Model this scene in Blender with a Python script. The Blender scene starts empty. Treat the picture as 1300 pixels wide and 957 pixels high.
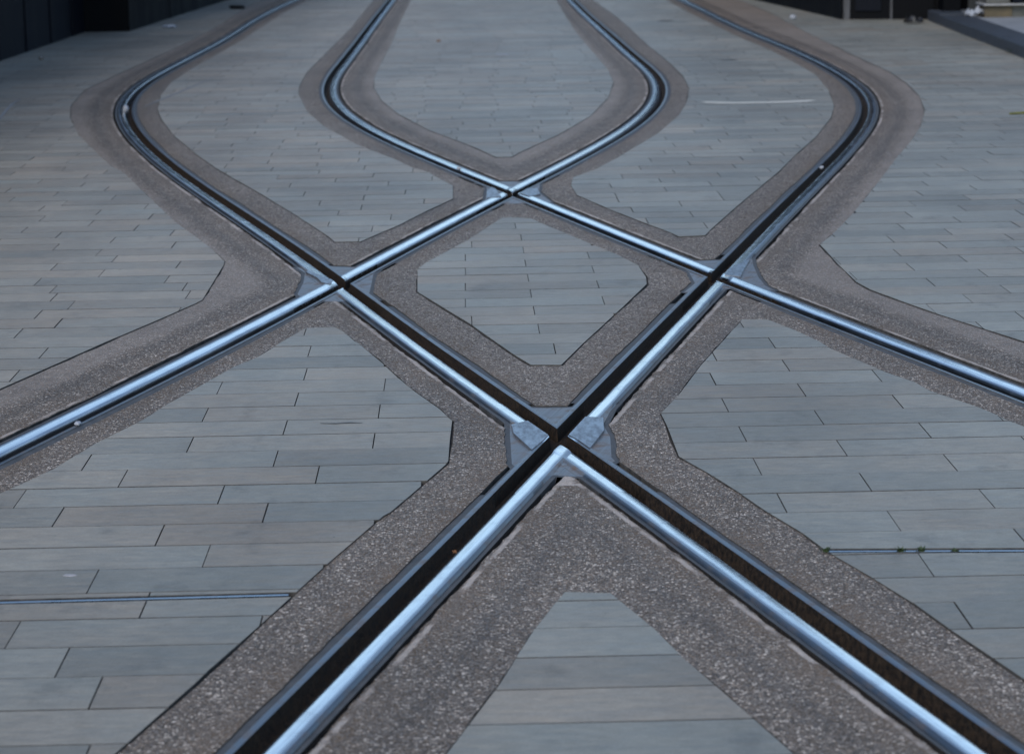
import bpy, bmesh, math, random
import numpy as np
from mathutils import Vector, Matrix
from mathutils.geometry import delaunay_2d_cdt

random.seed(7); RNG = np.random.default_rng(7)
scene = bpy.context.scene
COL = scene.collection

RAIL_Y0, RAIL_STEP = 1.0, 0.5
RAIL_A = [-1.1912, -1.0645, -0.9378, -0.8112, -0.6845, -0.5578, -0.4311, -0.3044, -0.1778, -0.0521, 0.0715, 0.1942, 0.3174, 0.4416, 0.5668, 0.6924, 0.8177, 0.9426, 1.0675, 1.1931, 1.3199, 1.4477, 1.5759, 1.7035, 1.8292, 1.9516, 2.0687, 2.1779, 2.2768, 2.3631, 2.4352, 2.4926, 2.5356, 2.5658, 2.5851, 2.5956, 2.5993, 2.5977, 2.5913, 2.5807, 2.566, 2.5477, 2.5267, 2.5041, 2.4811, 2.4587, 2.4378, 2.4189, 2.4023, 2.3878, 2.3753, 2.3643, 2.354, 2.3441, 2.3339, 2.3234, 2.3123, 2.3009, 2.2893, 2.2778, 2.2662, 2.2546, 2.243, 2.2315, 2.2199, 2.2083, 2.1967, 2.1852, 2.1736, 2.162, 2.1504, 2.1389, 2.1273, 2.1157, 2.1041, 2.0926, 2.081, 2.0694, 2.0578, 2.0463, 2.0347, 2.0231, 2.0116, 2.0, 1.9884, 1.9768, 1.9653, 1.9537, 1.9421, 1.9305, 1.919, 1.9074, 1.8958, 1.8842, 1.8727, 1.8611, 1.8495, 1.8379, 1.8264, 1.8148, 1.8032, 1.7916, 1.7801, 1.7685, 1.7569, 1.7453, 1.7338, 1.7222, 1.7106, 1.6991, 1.6875, 1.6759, 1.6643, 1.6528, 1.6412, 1.6296, 1.618, 1.6065, 1.5949]
RAIL_B = [-2.8532, -2.7124, -2.5716, -2.4308, -2.29, -2.1492, -2.0084, -1.8676, -1.7268, -1.586, -1.4451, -1.3043, -1.164, -1.0273, -0.8957, -0.7685, -0.6441, -0.5208, -0.397, -0.2716, -0.1442, -0.0152, 0.1146, 0.2441, 0.3715, 0.4949, 0.6121, 0.7206, 0.8182, 0.9038, 0.9768, 1.0368, 1.0838, 1.1177, 1.1388, 1.148, 1.1469, 1.1381, 1.1248, 1.1099, 1.0951, 1.0812, 1.0683, 1.0559, 1.0437, 1.0311, 1.0182, 1.0048, 0.9912, 0.9775, 0.964, 0.9508, 0.9383, 0.9263, 0.9151, 0.9045, 0.8944, 0.8849, 0.8756, 0.8666, 0.8576, 0.8485, 0.8395, 0.8305, 0.8215, 0.8125, 0.8034, 0.7944, 0.7854, 0.7764, 0.7674, 0.7583, 0.7493, 0.7403, 0.7313, 0.7223, 0.7132, 0.7042, 0.6952, 0.6862, 0.6772, 0.6681, 0.6591, 0.6501, 0.6411, 0.6321, 0.623, 0.614, 0.605, 0.596, 0.587, 0.5779, 0.5689, 0.5599, 0.5509, 0.5419, 0.5328, 0.5238, 0.5148, 0.5058, 0.4968, 0.4877, 0.4787, 0.4697, 0.4607, 0.4517, 0.4426, 0.4336, 0.4246, 0.4156, 0.4066, 0.3975, 0.3885, 0.3795, 0.3705, 0.3614, 0.3524, 0.3434, 0.3344]
RAIL_C = [1.6389, 1.4947, 1.3505, 1.2062, 1.062, 0.9178, 0.7736, 0.6294, 0.485, 0.3392, 0.1915, 0.0419, -0.1082, -0.2566, -0.4021, -0.5453, -0.6885, -0.8338, -0.9824, -1.1341, -1.2878, -1.4419, -1.5942, -1.7428, -1.8861, -2.0234, -2.1542, -2.2782, -2.3939, -2.4995, -2.5932, -2.6735, -2.7396, -2.7916, -2.8302, -2.8569, -2.8734, -2.8819, -2.8846, -2.8836, -2.8806, -2.8768, -2.8731, -2.8701, -2.8685, -2.8686, -2.8708, -2.8751, -2.8814, -2.8893, -2.8982, -2.9074, -2.9162, -2.9238, -2.9297, -2.9334, -2.9348, -2.9338, -2.9306, -2.9255, -2.919, -2.9115, -2.9037, -2.8959, -2.8881, -2.8804, -2.8726, -2.8648, -2.857, -2.8492, -2.8414, -2.8336, -2.8259, -2.8181, -2.8103, -2.8025, -2.7947, -2.7869, -2.7791, -2.7713, -2.7636, -2.7558, -2.748, -2.7402, -2.7324, -2.7246, -2.7168, -2.709, -2.7013, -2.6935, -2.6857, -2.6779, -2.6701, -2.6623, -2.6545, -2.6467, -2.639, -2.6312, -2.6234, -2.6156, -2.6078, -2.6, -2.5922, -2.5844, -2.5767, -2.5689, -2.5611, -2.5533, -2.5455, -2.5377, -2.5299, -2.5222, -2.5144, -2.5066, -2.4988, -2.491, -2.4832, -2.4754, -2.4676]
RAIL_D = [3.3221, 3.1629, 3.0037, 2.8445, 2.6853, 2.5261, 2.3669, 2.2076, 2.0484, 1.8892, 1.73, 1.5708, 1.4116, 1.2524, 1.0944, 0.9388, 0.7856, 0.6348, 0.4858, 0.338, 0.1906, 0.0429, -0.105, -0.2527, -0.3987, -0.5412, -0.678, -0.8064, -0.9244, -1.0302, -1.1224, -1.2006, -1.2644, -1.3146, -1.352, -1.3785, -1.3959, -1.4068, -1.4136, -1.4185, -1.4228, -1.4275, -1.4326, -1.4382, -1.4442, -1.4503, -1.4566, -1.4629, -1.4692, -1.4754, -1.4815, -1.4875, -1.4934, -1.4991, -1.5047, -1.5102, -1.5156, -1.5209, -1.5261, -1.5313, -1.5364, -1.5415, -1.5466, -1.5517, -1.5568, -1.5619, -1.567, -1.5721, -1.5772, -1.5823, -1.5875, -1.5926, -1.5977, -1.6028, -1.6079, -1.613, -1.6181, -1.6232, -1.6283, -1.6334, -1.6385, -1.6436, -1.6487, -1.6538, -1.6589, -1.6641, -1.6692, -1.6743, -1.6794, -1.6845, -1.6896, -1.6947, -1.6998, -1.7049, -1.71, -1.7151, -1.7202, -1.7253, -1.7304, -1.7355, -1.7407, -1.7458, -1.7509, -1.756, -1.7611, -1.7662, -1.7713, -1.7764, -1.7815, -1.7866, -1.7917, -1.7968, -1.8019, -1.807, -1.8121, -1.8173, -1.8224, -1.8275, -1.8326]
PATCHES = {
 'P1': [(-0.0358, 10.6573), (0.0091, 10.6782), (0.0945, 10.6163), (0.2108, 10.229), (0.4379, 9.4983), (0.5035, 9.2373), (0.5177, 8.9479), (0.511, 8.784), (0.409, 8.3493), (0.2406, 7.6613), (0.1536, 7.2824), (0.0583, 7.2901), (-0.0006, 7.4802), (-0.1416, 8.0094), (-0.3495, 8.6896), (-0.369, 9.2271), (-0.3427, 9.3736), (-0.1782, 10.0018), (-0.0966, 10.3855)],
 'P2': [(-1.5696, 60.0), (-1.4879, 52.0), (-1.4061, 44.0), (-1.3449, 38.0), (-1.304, 34.0), (-1.2847, 32.1414), (-1.1979, 26.5238), (-1.1141, 22.5598), (-1.0966, 20.7505), (-1.0598, 18.8027), (-1.0088, 17.8625), (-0.8924, 16.7445), (-0.7378, 15.7753), (-0.4922, 14.6484), (-0.2153, 13.7021), (-0.0713, 13.1122), (0.0165, 13.1193), (0.0503, 13.2923), (0.3062, 14.2873), (0.5377, 15.4236), (0.7114, 16.7697), (0.8058, 18.053), (0.8174, 19.2265), (0.7822, 20.8121), (0.7081, 24.2265), (0.6765, 27.6004), (0.6544, 31.4828), (0.6094, 34.0), (0.5372, 38.0), (0.429, 44.0), (0.2847, 52.0), (0.1404, 60.0)],
 'P3': [(-2.2677, 60.0), (-2.3922, 52.0), (-2.5168, 44.0), (-2.6103, 38.0), (-2.6726, 34.0), (-2.7037, 32.0), (-2.7348, 29.0), (-2.6982, 26.0), (-2.6708, 24.0), (-2.6731, 22.0), (-2.6836, 20.5), (-2.6624, 18.734), (-2.567, 17.5006), (-2.4241, 16.3485), (-2.2976, 15.6531), (-2.0757, 14.6098), (-1.7843, 13.4757), (-1.5598, 12.6828), (-1.2707, 11.7749), (-0.995, 10.8748), (-0.7867, 10.1496), (-0.7502, 9.9954), (-0.6408, 9.9949), (-0.4955, 10.4805), (-0.3869, 10.9381), (-0.2745, 11.3484), (-0.2858, 11.8704), (-0.3658, 12.1758), (-0.4373, 12.4954), (-0.5142, 12.6487), (-0.6416, 13.1154), (-0.8833, 13.8439), (-1.1828, 15.0543), (-1.3651, 16.0511), (-1.5434, 17.4458), (-1.5981, 18.1546), (-1.6542, 19.5731), (-1.6658, 21.9295), (-1.684, 25.6179), (-1.7929, 32.314), (-1.81, 34.0), (-1.8509, 38.0), (-1.9122, 44.0), (-1.9939, 52.0), (-2.0756, 60.0)],
 'P4': [(0.6094, 60.0), (0.7538, 52.0), (0.8981, 44.0), (1.0063, 38.0), (1.0785, 34.0), (1.1269, 31.3223), (1.2633, 26.6052), (1.3186, 21.9767), (1.3639, 19.9785), (1.3707, 18.5473), (1.3359, 17.4502), (1.2316, 16.3034), (1.1086, 15.3547), (0.8996, 14.2414), (0.604, 13.0163), (0.4616, 12.4798), (0.3281, 12.1178), (0.309, 11.7938), (0.3275, 11.4217), (0.4506, 10.934), (0.5942, 10.4314), (0.6943, 10.1036), (0.7196, 9.9841), (0.8324, 10.0064), (0.8708, 10.1792), (1.0661, 10.9567), (1.3063, 11.8736), (1.4125, 12.2803), (1.5809, 12.9932), (1.8034, 13.8751), (2.0538, 15.0379), (2.1836, 15.8392), (2.311, 17.0606), (2.3996, 18.4944), (2.3893, 19.8446), (2.3498, 21.4104), (2.2585, 23.2519), (2.1204, 27.6816), (2.0678, 31.0028), (1.9987, 34.0), (1.9061, 38.0), (1.7672, 44.0), (1.582, 52.0), (1.3969, 60.0)],
 'P5': [(-6.0, 60.0), (-2.9467, 60.0), (-3.0713, 52.0), (-3.1959, 44.0), (-3.2893, 38.0), (-3.3516, 34.0), (-3.387, 31.7427), (-3.2101, 26.3244), (-3.1917, 22.2831), (-3.2278, 20.0717), (-3.2379, 18.1081), (-3.0981, 16.7648), (-2.9418, 15.8687), (-2.6773, 14.7028), (-2.3614, 13.5585), (-2.2066, 13.0286), (-2.0473, 12.5707), (-1.9042, 12.0461), (-1.6942, 11.2899), (-1.53, 10.7004), (-1.2804, 9.9284), (-1.1647, 9.5087), (-1.1559, 9.406), (-1.1393, 8.5921), (-1.1563, 8.5099), (-1.2374, 8.2205), (-1.3595, 7.7966), (-1.5631, 7.0521), (-2.1402, 5.0), (-2.4219, 4.0), (-2.7035, 3.0), (-2.9851, 2.0), (-3.2104, 1.2), (-6.0, 1.2)],
 'P6': [(6.0, 1.2), (3.6834, 1.2), (3.4287, 2.0), (3.1103, 3.0), (2.7919, 4.0), (2.4735, 5.0), (1.6648, 7.5409), (1.5826, 7.7708), (1.4808, 8.0542), (1.3968, 8.3232), (1.3235, 8.5824), (1.2974, 8.7616), (1.2873, 9.1577), (1.2862, 9.5675), (1.2839, 9.6977), (1.3942, 10.0493), (1.5704, 10.6792), (1.7462, 11.3636), (1.9454, 12.1392), (2.0901, 12.7294), (2.296, 13.4971), (2.5253, 14.4579), (2.7247, 15.462), (2.8677, 16.5017), (2.9623, 17.6295), (3.0018, 18.6085), (2.9861, 20.5551), (2.9919, 23.692), (3.0434, 27.7497), (2.9009, 34.0), (2.8083, 38.0), (2.6694, 44.0), (2.4843, 52.0), (2.2991, 60.0), (6.0, 60.0)],
 'P7': [(-2.5829, 1.2), (-2.3576, 2.0), (-2.076, 3.0), (-1.7944, 4.0), (-1.5128, 5.0), (-1.2949, 5.7732), (-1.2609, 5.8507), (-1.206, 6.0128), (-1.1463, 6.2978), (-1.0559, 6.5928), (-1.0201, 6.778), (-0.9505, 7.0512), (-0.8803, 7.3342), (-0.8257, 7.4697), (-0.7582, 7.7737), (-0.7097, 7.985), (-0.6086, 7.9909), (-0.5764, 7.9149), (-0.5244, 7.726), (-0.5091, 7.6902), (-0.4076, 7.3338), (-0.3533, 7.122), (-0.292, 6.9096), (-0.215, 6.676), (-0.1824, 6.5499), (-0.1728, 6.5189), (-0.174, 6.277), (-0.1724, 6.0299), (-0.1798, 5.9917), (-0.2685, 5.6503), (-0.3014, 5.5254), (-0.3152, 5.4972), (-0.4185, 5.0991), (-0.4729, 4.874), (-0.532, 4.6279), (-0.597, 4.3719), (-0.6137, 4.2945), (-0.7387, 3.8), (-0.9413, 3.0), (-1.1947, 2.0), (-1.3974, 1.2)],
 'P8': [(1.832, 1.2), (1.6013, 2.0), (1.3129, 3.0), (1.0821, 3.8), (0.9537, 4.2456), (0.9111, 4.4038), (0.8717, 4.5475), (0.8284, 4.7304), (0.7682, 4.9284), (0.6973, 5.1398), (0.6626, 5.2908), (0.6015, 5.4844), (0.5532, 5.6676), (0.4973, 5.8589), (0.4344, 6.0456), (0.4277, 6.4066), (0.4206, 6.5671), (0.4899, 6.8114), (0.59, 7.2411), (0.6829, 7.5898), (0.7959, 8.0166), (0.8807, 8.009), (0.9528, 7.7969), (1.006, 7.5966), (1.0281, 7.4739), (1.0909, 7.2629), (1.144, 7.0898), (1.2043, 6.942), (1.2298, 6.8048), (1.3243, 6.5884), (1.3786, 6.3972), (1.4039, 6.3321), (1.8281, 5.0), (2.1465, 4.0), (2.4649, 3.0), (2.7833, 2.0), (3.038, 1.2)],
 'P9': [(-0.8094, 1.2), (-0.6067, 2.0), (-0.3533, 3.0), (-0.1507, 3.8), (-0.0327, 4.2664), (-0.0022, 4.4135), (0.0345, 4.5856), (0.0822, 4.7704), (0.1049, 4.8482), (0.2009, 4.8344), (0.2368, 4.7209), (0.2777, 4.586), (0.3234, 4.3973), (0.3623, 4.2676), (0.4972, 3.8), (0.728, 3.0), (1.0164, 2.0), (1.2471, 1.2)],
}
ROWS = {
 'P8': (0.184, -0.0689, {39: 0.497, 38: 0.249, 37: 0.493, 36: 0.245, 35: 0.489, 34: 0.252, 33: 0.494, 32: 0.246, 31: 0.495, 30: 0.26, 29: 0.499, 28: 0.26, 27: 0.003, 25: 0.007}),
 'P7': (0.184, -0.0573, {39: 0.0, 38: 0.252, 37: 0.497, 36: 0.247, 35: 0.49, 34: 0.244, 33: 0.491, 32: 0.112, 30: 0.007, 29: 0.275, 28: 0.403, 27: 0.174, 26: 0.311, 25: 0.067, 24: 0.197, 31: 0.382}),
 'P1': (0.178, -0.0223, {54: 0.247, 52: 0.245, 50: 0.245, 48: 0.245, 46: 0.245, 53: 0.006, 51: 0.005, 49: 0.003, 47: 0.002}),
 'P6': (0.182, 0.0436, {63: 0.293, 61: 0.194, 59: 0.091, 57: 0.005, 55: 0.402, 64: 0.097, 62: 0.491, 60: 0.384, 58: 0.284, 56: 0.184, 54: 0.072, 52: 0.474, 50: 0.48, 49: 0.237, 48: 0.482, 47: 0.244, 46: 0.484, 45: 0.306, 53: 0.291, 51: 0.252, 43: 0.411, 87: 0.39, 83: 0.248, 79: 0.101, 77: 0.01, 75: 0.423, 73: 0.317, 71: 0.217, 69: 0.107, 67: 0.01, 86: 0.131, 84: 0.034, 80: 0.381, 76: 0.215, 74: 0.124, 72: 0.497, 70: 0.4, 68: 0.292}),
 'P3': (0.1804, 0.0107, {68: 0.033, 66: 0.122, 64: 0.216, 67: 0.344, 65: 0.023, 63: 0.018, 61: 0.02, 60: 0.421, 69: 0.238, 62: 0.314}),
 'P4': (0.182, 0.0076, {66: 0.324, 64: 0.241, 63: 0.0, 61: 0.241, 65: 0.003, 62: 0.243, 86: 0.285, 82: 0.071, 80: 0.496, 78: 0.412, 77: 0.093, 75: 0.005, 74: 0.224, 72: 0.137, 70: 0.028, 73: 0.414, 69: 0.222, 68: 0.444}),
 'P5': (0.182, 0.088, {53: 0.472, 52: 0.064, 51: 0.346, 50: 0.065, 49: 0.344, 48: 0.434, 47: 0.467, 46: 0.061, 45: 0.472, 44: 0.074, 57: 0.032, 59: 0.05, 62: 0.064, 55: 0.479, 43: 0.467, 66: 0.04, 69: 0.077, 64: 0.462}),
 'P2': (0.182, 0.0491, {104: 0.306, 101: 0.011, 103: 0.257, 90: 0.014, 91: 0.246, 97: 0.278, 82: 0.01, 98: 0.25, 87: 0.253, 95: 0.495, 86: 0.219, 80: 0.479, 77: 0.471, 93: 0.229, 83: 0.218}),
}
CROSS = {
 'AC': dict(at=(0.1256, 6.2206), out=[(0.0657, 6.7081), (0.1663, 6.7006), (0.2309, 6.7171), (0.3085, 6.7113), (0.2678, 6.4573), (0.2809, 6.3111), (0.2741, 6.074), (0.2823, 6.0297), (0.2169, 5.8897), (0.1773, 5.8511), (0.1074, 5.8721), (0.0743, 5.817), (0.0047, 5.9036), (-0.0215, 6.0155), (-0.0258, 6.3517), (-0.0258, 6.5284), (-0.0531, 6.6641)], plates=[[(0.1907, 6.533), (0.2548, 6.5182), (0.2506, 6.361), (0.2039, 6.1501), (0.1773, 6.2433), (0.147, 6.311)], [(-0.0059, 6.4473), (0.0003, 6.3403), (0.0479, 6.1427), (0.0923, 6.2678), (0.0996, 6.3143), (0.0408, 6.4935)]]),
 'BC': dict(at=(-0.6647, 8.917), out=[(-0.7355, 9.3834), (-0.6354, 9.3531), (-0.5613, 9.3256), (-0.4937, 9.3588), (-0.5235, 9.1456), (-0.5186, 8.9385), (-0.5149, 8.7053), (-0.4715, 8.5468), (-0.5642, 8.4553), (-0.6118, 8.5262), (-0.7077, 8.5351), (-0.7602, 8.5066), (-0.816, 8.7164), (-0.8155, 8.9859), (-0.8288, 9.2147), (-0.8788, 9.3578)], plates=[[(-0.8084, 9.1933), (-0.7541, 9.0544), (-0.727, 8.9404), (-0.6866, 8.8818), (-0.6793, 8.9911), (-0.7492, 9.1107), (-0.799, 9.2312)]]),
 'BD': dict(at=(0.012, 11.6047), out=[(-0.0433, 12.0667), (0.0617, 12.053), (0.174, 12.0053), (0.1596, 11.5942), (0.2175, 11.201), (0.1229, 11.1553), (0.063, 11.1626), (-0.0194, 11.1726), (-0.1016, 11.1258), (-0.1335, 11.331), (-0.1293, 11.7238), (-0.1347, 11.8829), (-0.1878, 11.987)], plates=[[(-0.1126, 11.5979), (-0.035, 11.7746), (0.0122, 11.7058), (-0.027, 11.4062), (-0.1108, 11.3575)], [(0.0671, 11.6988), (0.1376, 11.6898), (0.1501, 11.4738), (0.0953, 11.3911), (0.0502, 11.5165)]]),
 'AD': dict(at=(0.8033, 8.9423), out=[(0.7513, 9.3728), (0.8345, 9.3847), (0.9869, 9.3894), (0.9754, 9.2489), (0.9643, 8.9411), (0.9693, 8.7396), (0.9933, 8.6139), (0.8234, 8.6651), (0.7943, 8.6679), (0.7418, 8.5688), (0.6698, 8.5756), (0.6205, 8.6148), (0.6802, 8.8217), (0.6775, 9.0641), (0.6376, 9.2834), (0.687, 9.3591)], plates=[[(0.8943, 9.2174), (0.9557, 9.3314), (0.9105, 9.0984), (0.8769, 8.9125), (0.8206, 8.9553), (0.8526, 9.1042)]]),
}


# ------------------------------------------------------------------ helpers
def link(o, parent=None):
    COL.objects.link(o)
    if parent is not None: o.parent = parent
    return o

def tag(o, label=None, cat=None, group=None, kind=None):
    if label: o['label'] = label
    if cat: o['category'] = cat
    if group: o['group'] = group
    if kind: o['kind'] = kind
    return o

def empty(name, loc, label, cat, group=None):
    o = bpy.data.objects.new(name, None); o.location = loc
    o.empty_display_size = .05
    link(o); return tag(o, label, cat, group)

def mesh_obj(name, verts, faces, mats, parent=None, midx=None, smooth=False, uvs=None, attrs=None):
    """verts are world coordinates; a parent at loc L gets local coordinates"""
    L = Vector(parent.location) if parent is not None else Vector((0, 0, 0))
    me = bpy.data.meshes.new(name)
    me.from_pydata([tuple(Vector(v) - L) for v in verts], [], faces)
    for m in (mats if isinstance(mats, (list, tuple)) else [mats]): me.materials.append(m)
    if midx is not None: me.polygons.foreach_set('material_index', midx)
    if smooth: me.polygons.foreach_set('use_smooth', [True] * len(me.polygons))
    if uvs is not None:
        uv = me.uv_layers.new(name='UVMap')
        vi = np.empty(len(me.loops), dtype=np.int32); me.loops.foreach_get('vertex_index', vi)
        uv.data.foreach_set('uv', np.asarray(uvs, dtype=np.float32)[vi].ravel())
    if attrs:
        for k, v in attrs.items():
            a = me.attributes.new(k, 'FLOAT', 'POINT'); a.data.foreach_set('value', np.asarray(v, dtype=np.float32))
    me.update()
    o = bpy.data.objects.new(name, me)
    return link(o, parent)

def bm_obj(name, bm, mat, parent=None, loc=None, smooth=False):
    me = bpy.data.meshes.new(name); bm.normal_update(); bm.to_mesh(me); bm.free()
    for m in (mat if isinstance(mat, (list, tuple)) else [mat]): me.materials.append(m)
    if smooth: me.polygons.foreach_set('use_smooth', [True] * len(me.polygons))
    o = bpy.data.objects.new(name, me)
    if loc is not None: o.location = loc
    return link(o, parent)

def box(bm, x0, x1, y0, y1, z0, z1, bev=0.0):
    r = bmesh.ops.create_cube(bm, size=1.0)
    vs = r['verts']
    for v in vs:
        v.co = Vector(((x0 + x1) / 2 + v.co.x * (x1 - x0), (y0 + y1) / 2 + v.co.y * (y1 - y0), (z0 + z1) / 2 + v.co.z * (z1 - z0)))
    if bev > 0:
        es = list({e for v in vs for e in v.link_edges})
        bmesh.ops.bevel(bm, geom=es, offset=bev, segments=2, affect='EDGES', profile=.5)

def prism(bm, pts, z0, z1, bev=0.0):
    vs = [bm.verts.new((x, y, z0)) for x, y in pts]
    f = bm.faces.new(vs)
    if f.calc_area() and f.normal.z > 0: f.normal_flip()
    r = bmesh.ops.extrude_face_region(bm, geom=[f])
    nv = [g for g in r['geom'] if isinstance(g, bmesh.types.BMVert)]
    for v in nv: v.co.z = z1
    bmesh.ops.recalc_face_normals(bm, faces=bm.faces)
    if bev > 0:
        es = [e for e in bm.edges if all(v in nv for v in e.verts)]
        bmesh.ops.bevel(bm, geom=es, offset=bev, segments=2, affect='EDGES', profile=.5)

def clip(poly, n, d):
    """keep the part of poly with n.p <= d"""
    out = []
    m = len(poly)
    for i in range(m):
        a = poly[i]; b = poly[(i + 1) % m]
        da = n[0] * a[0] + n[1] * a[1] - d; db = n[0] * b[0] + n[1] * b[1] - d
        if da <= 0: out.append(a)
        if (da < 0 and db > 0) or (da > 0 and db < 0):
            t = da / (da - db); out.append((a[0] + t * (b[0] - a[0]), a[1] + t * (b[1] - a[1])))
    return out

def area(poly):
    s = 0
    for i in range(len(poly)):
        a = poly[i]; b = poly[(i + 1) % len(poly)]; s += a[0] * b[1] - a[1] * b[0]
    return s / 2

def pip(px, py, poly):
    P = np.asarray(poly); x0, y0 = P[:, 0], P[:, 1]; x1, y1 = np.roll(x0, -1), np.roll(y0, -1)
    inside = np.zeros(len(px), bool)
    for a, b, c, d in zip(x0, y0, x1, y1):
        if b == d: continue
        m = ((b > py) != (d > py)) & (px < (c - a) * (py - b) / (d - b) + a)
        inside ^= m
    return inside

def grow(poly, d):
    """offset a polygon outward by d"""
    P = [Vector(p) for p in poly]
    sg = 1 if area(poly) > 0 else -1
    out = []
    n = len(P)
    for i in range(n):
        a = (P[i] - P[i - 1]); b = (P[(i + 1) % n] - P[i])
        if a.length < 1e-6 or b.length < 1e-6: out.append(tuple(P[i])); continue
        a.normalize(); b.normalize()
        na = Vector((a.y, -a.x)) * sg; nb = Vector((b.y, -b.x)) * sg
        m = na + nb
        if m.length < .3: m = na * 1.0
        k = min(1 / max(.35, m.length / 2), 1.8)
        out.append(tuple(P[i] + m.normalized() * d * k))
    return out

def densify(poly, step, closed=True):
    out = []
    n = len(poly)
    for i in range(n if closed else n - 1):
        a = poly[i]; b = poly[(i + 1) % n]
        L = math.dist(a, b); k = max(1, int(L / step)) if min(a[1], b[1]) < 18 else max(1, int(L / (step * 6)))
        for j in range(k): out.append((a[0] + (b[0] - a[0]) * j / k, a[1] + (b[1] - a[1]) * j / k))
    if not closed: out.append(poly[-1])
    return out

def vnoise(n, k, amp):
    """smooth 1-D noise along n samples with feature length k samples"""
    m = n // k + 3
    c = RNG.uniform(-1, 1, m); x = np.arange(n) / k
    return amp * np.interp(x, np.arange(m), c)

# ------------------------------------------------------------------ node helpers
def new_mat(name):
    m = bpy.data.materials.new(name); m.use_nodes = True
    nt = m.node_tree; nt.nodes.clear()
    out = nt.nodes.new('ShaderNodeOutputMaterial'); p = nt.nodes.new('ShaderNodeBsdfPrincipled')
    nt.links.new(p.outputs[0], out.inputs[0])
    return m, nt, p

class N:
    def __init__(s, nt): s.nt = nt
    def link(s, a, b): s.nt.links.new(a, b)
    def _in(s, sock, v):
        if isinstance(v, bpy.types.NodeSocket): s.link(v, sock)
        elif v is not None: sock.default_value = v
    def coord(s, which='Object'):
        return s.nt.nodes.new('ShaderNodeTexCoord').outputs[which]
    def attr(s, name):
        n = s.nt.nodes.new('ShaderNodeAttribute'); n.attribute_name = name; return n.outputs['Fac']
    def mapping(s, v, scale=(1, 1, 1), rot=(0, 0, 0)):
        n = s.nt.nodes.new('ShaderNodeMapping'); s.link(v, n.inputs[0]); n.inputs['Scale'].default_value = scale; n.inputs['Rotation'].default_value = rot
        return n.outputs[0]
    def noise(s, v, scale, detail=4, rough=.55, col=False, dist=0):
        n = s.nt.nodes.new('ShaderNodeTexNoise'); s.link(v, n.inputs['Vector'])
        n.inputs['Scale'].default_value = scale; n.inputs['Detail'].default_value = detail; n.inputs['Roughness'].default_value = rough; n.inputs['Distortion'].default_value = dist
        return n.outputs[1 if col else 0]
    def voro(s, v, scale, feature='F1', rand=1):
        n = s.nt.nodes.new('ShaderNodeTexVoronoi'); n.feature = feature; s.link(v, n.inputs['Vector']); n.inputs['Scale'].default_value = scale
        n.inputs['Randomness'].default_value = rand
        return n
    def ramp(s, f, pts):
        n = s.nt.nodes.new('ShaderNodeValToRGB'); s.link(f, n.inputs[0]); e = n.color_ramp.elements
        while len(e) < len(pts): e.new(.5)
        for q, (p, c) in zip(e, pts):
            q.position = p; q.color = (c, c, c, 1) if not isinstance(c, tuple) else (*c, 1)
        return n.outputs[0]
    def mix(s, f, a, b, mode='MIX'):
        n = s.nt.nodes.new('ShaderNodeMix'); n.data_type = 'RGBA'; n.blend_type = mode
        s._in(n.inputs[0], f)
        for i, v in ((6, a), (7, b)):
            if isinstance(v, tuple): v = (*v, 1) if len(v) == 3 else v
            s._in(n.inputs[i], v)
        return n.outputs[2]
    def math(s, op, a, b=None, c=None, clamp=False):
        n = s.nt.nodes.new('ShaderNodeMath'); n.operation = op; n.use_clamp = clamp
        s._in(n.inputs[0], a)
        if b is not None: s._in(n.inputs[1], b)
        if c is not None: s._in(n.inputs[2], c)
        return n.outputs[0]
    def rng(s, v, a, b, c=0, d=1, smooth=True):
        n = s.nt.nodes.new('ShaderNodeMapRange'); n.interpolation_type = 'SMOOTHSTEP' if smooth else 'LINEAR'
        s._in(n.inputs[0], v); n.inputs[1].default_value = a; n.inputs[2].default_value = b; n.inputs[3].default_value = c; n.inputs[4].default_value = d
        return n.outputs[0]
    def bump(s, h, strength, dist, normal=None):
        n = s.nt.nodes.new('ShaderNodeBump'); s.link(h, n.inputs['Height']); n.inputs['Strength'].default_value = strength; n.inputs['Distance'].default_value = dist
        if normal is not None: s.link(normal, n.inputs['Normal'])
        return n.outputs[0]
    def white(s, v):
        n = s.nt.nodes.new('ShaderNodeTexWhiteNoise'); s.link(v, n.inputs[0]); return n.outputs

def simple(name, col, rough=.7, metal=0, var=.25, scale=8, bump=0, bscale=60, stretch=(1, 1, 1), spec=.5):
    m, nt, p = new_mat(name); n = N(nt)
    v = n.mapping(n.coord(), stretch)
    f = n.noise(v, scale, 5)
    c = n.mix(n.ramp(f, [(.3, 0.), (.7, 1.)]), tuple(x * (1 - var) for x in col), tuple(min(1, x * (1 + var)) for x in col))
    n.link(c, p.inputs['Base Color']); p.inputs['Metallic'].default_value = metal
    n.link(n.rng(f, .3, .7, rough * .9, min(1, rough * 1.1)), p.inputs['Roughness'])
    p.inputs['Specular IOR Level'].default_value = spec
    if bump: n.link(n.bump(n.noise(v, bscale, 4), bump, .004), p.inputs['Normal'])
    return m

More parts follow.
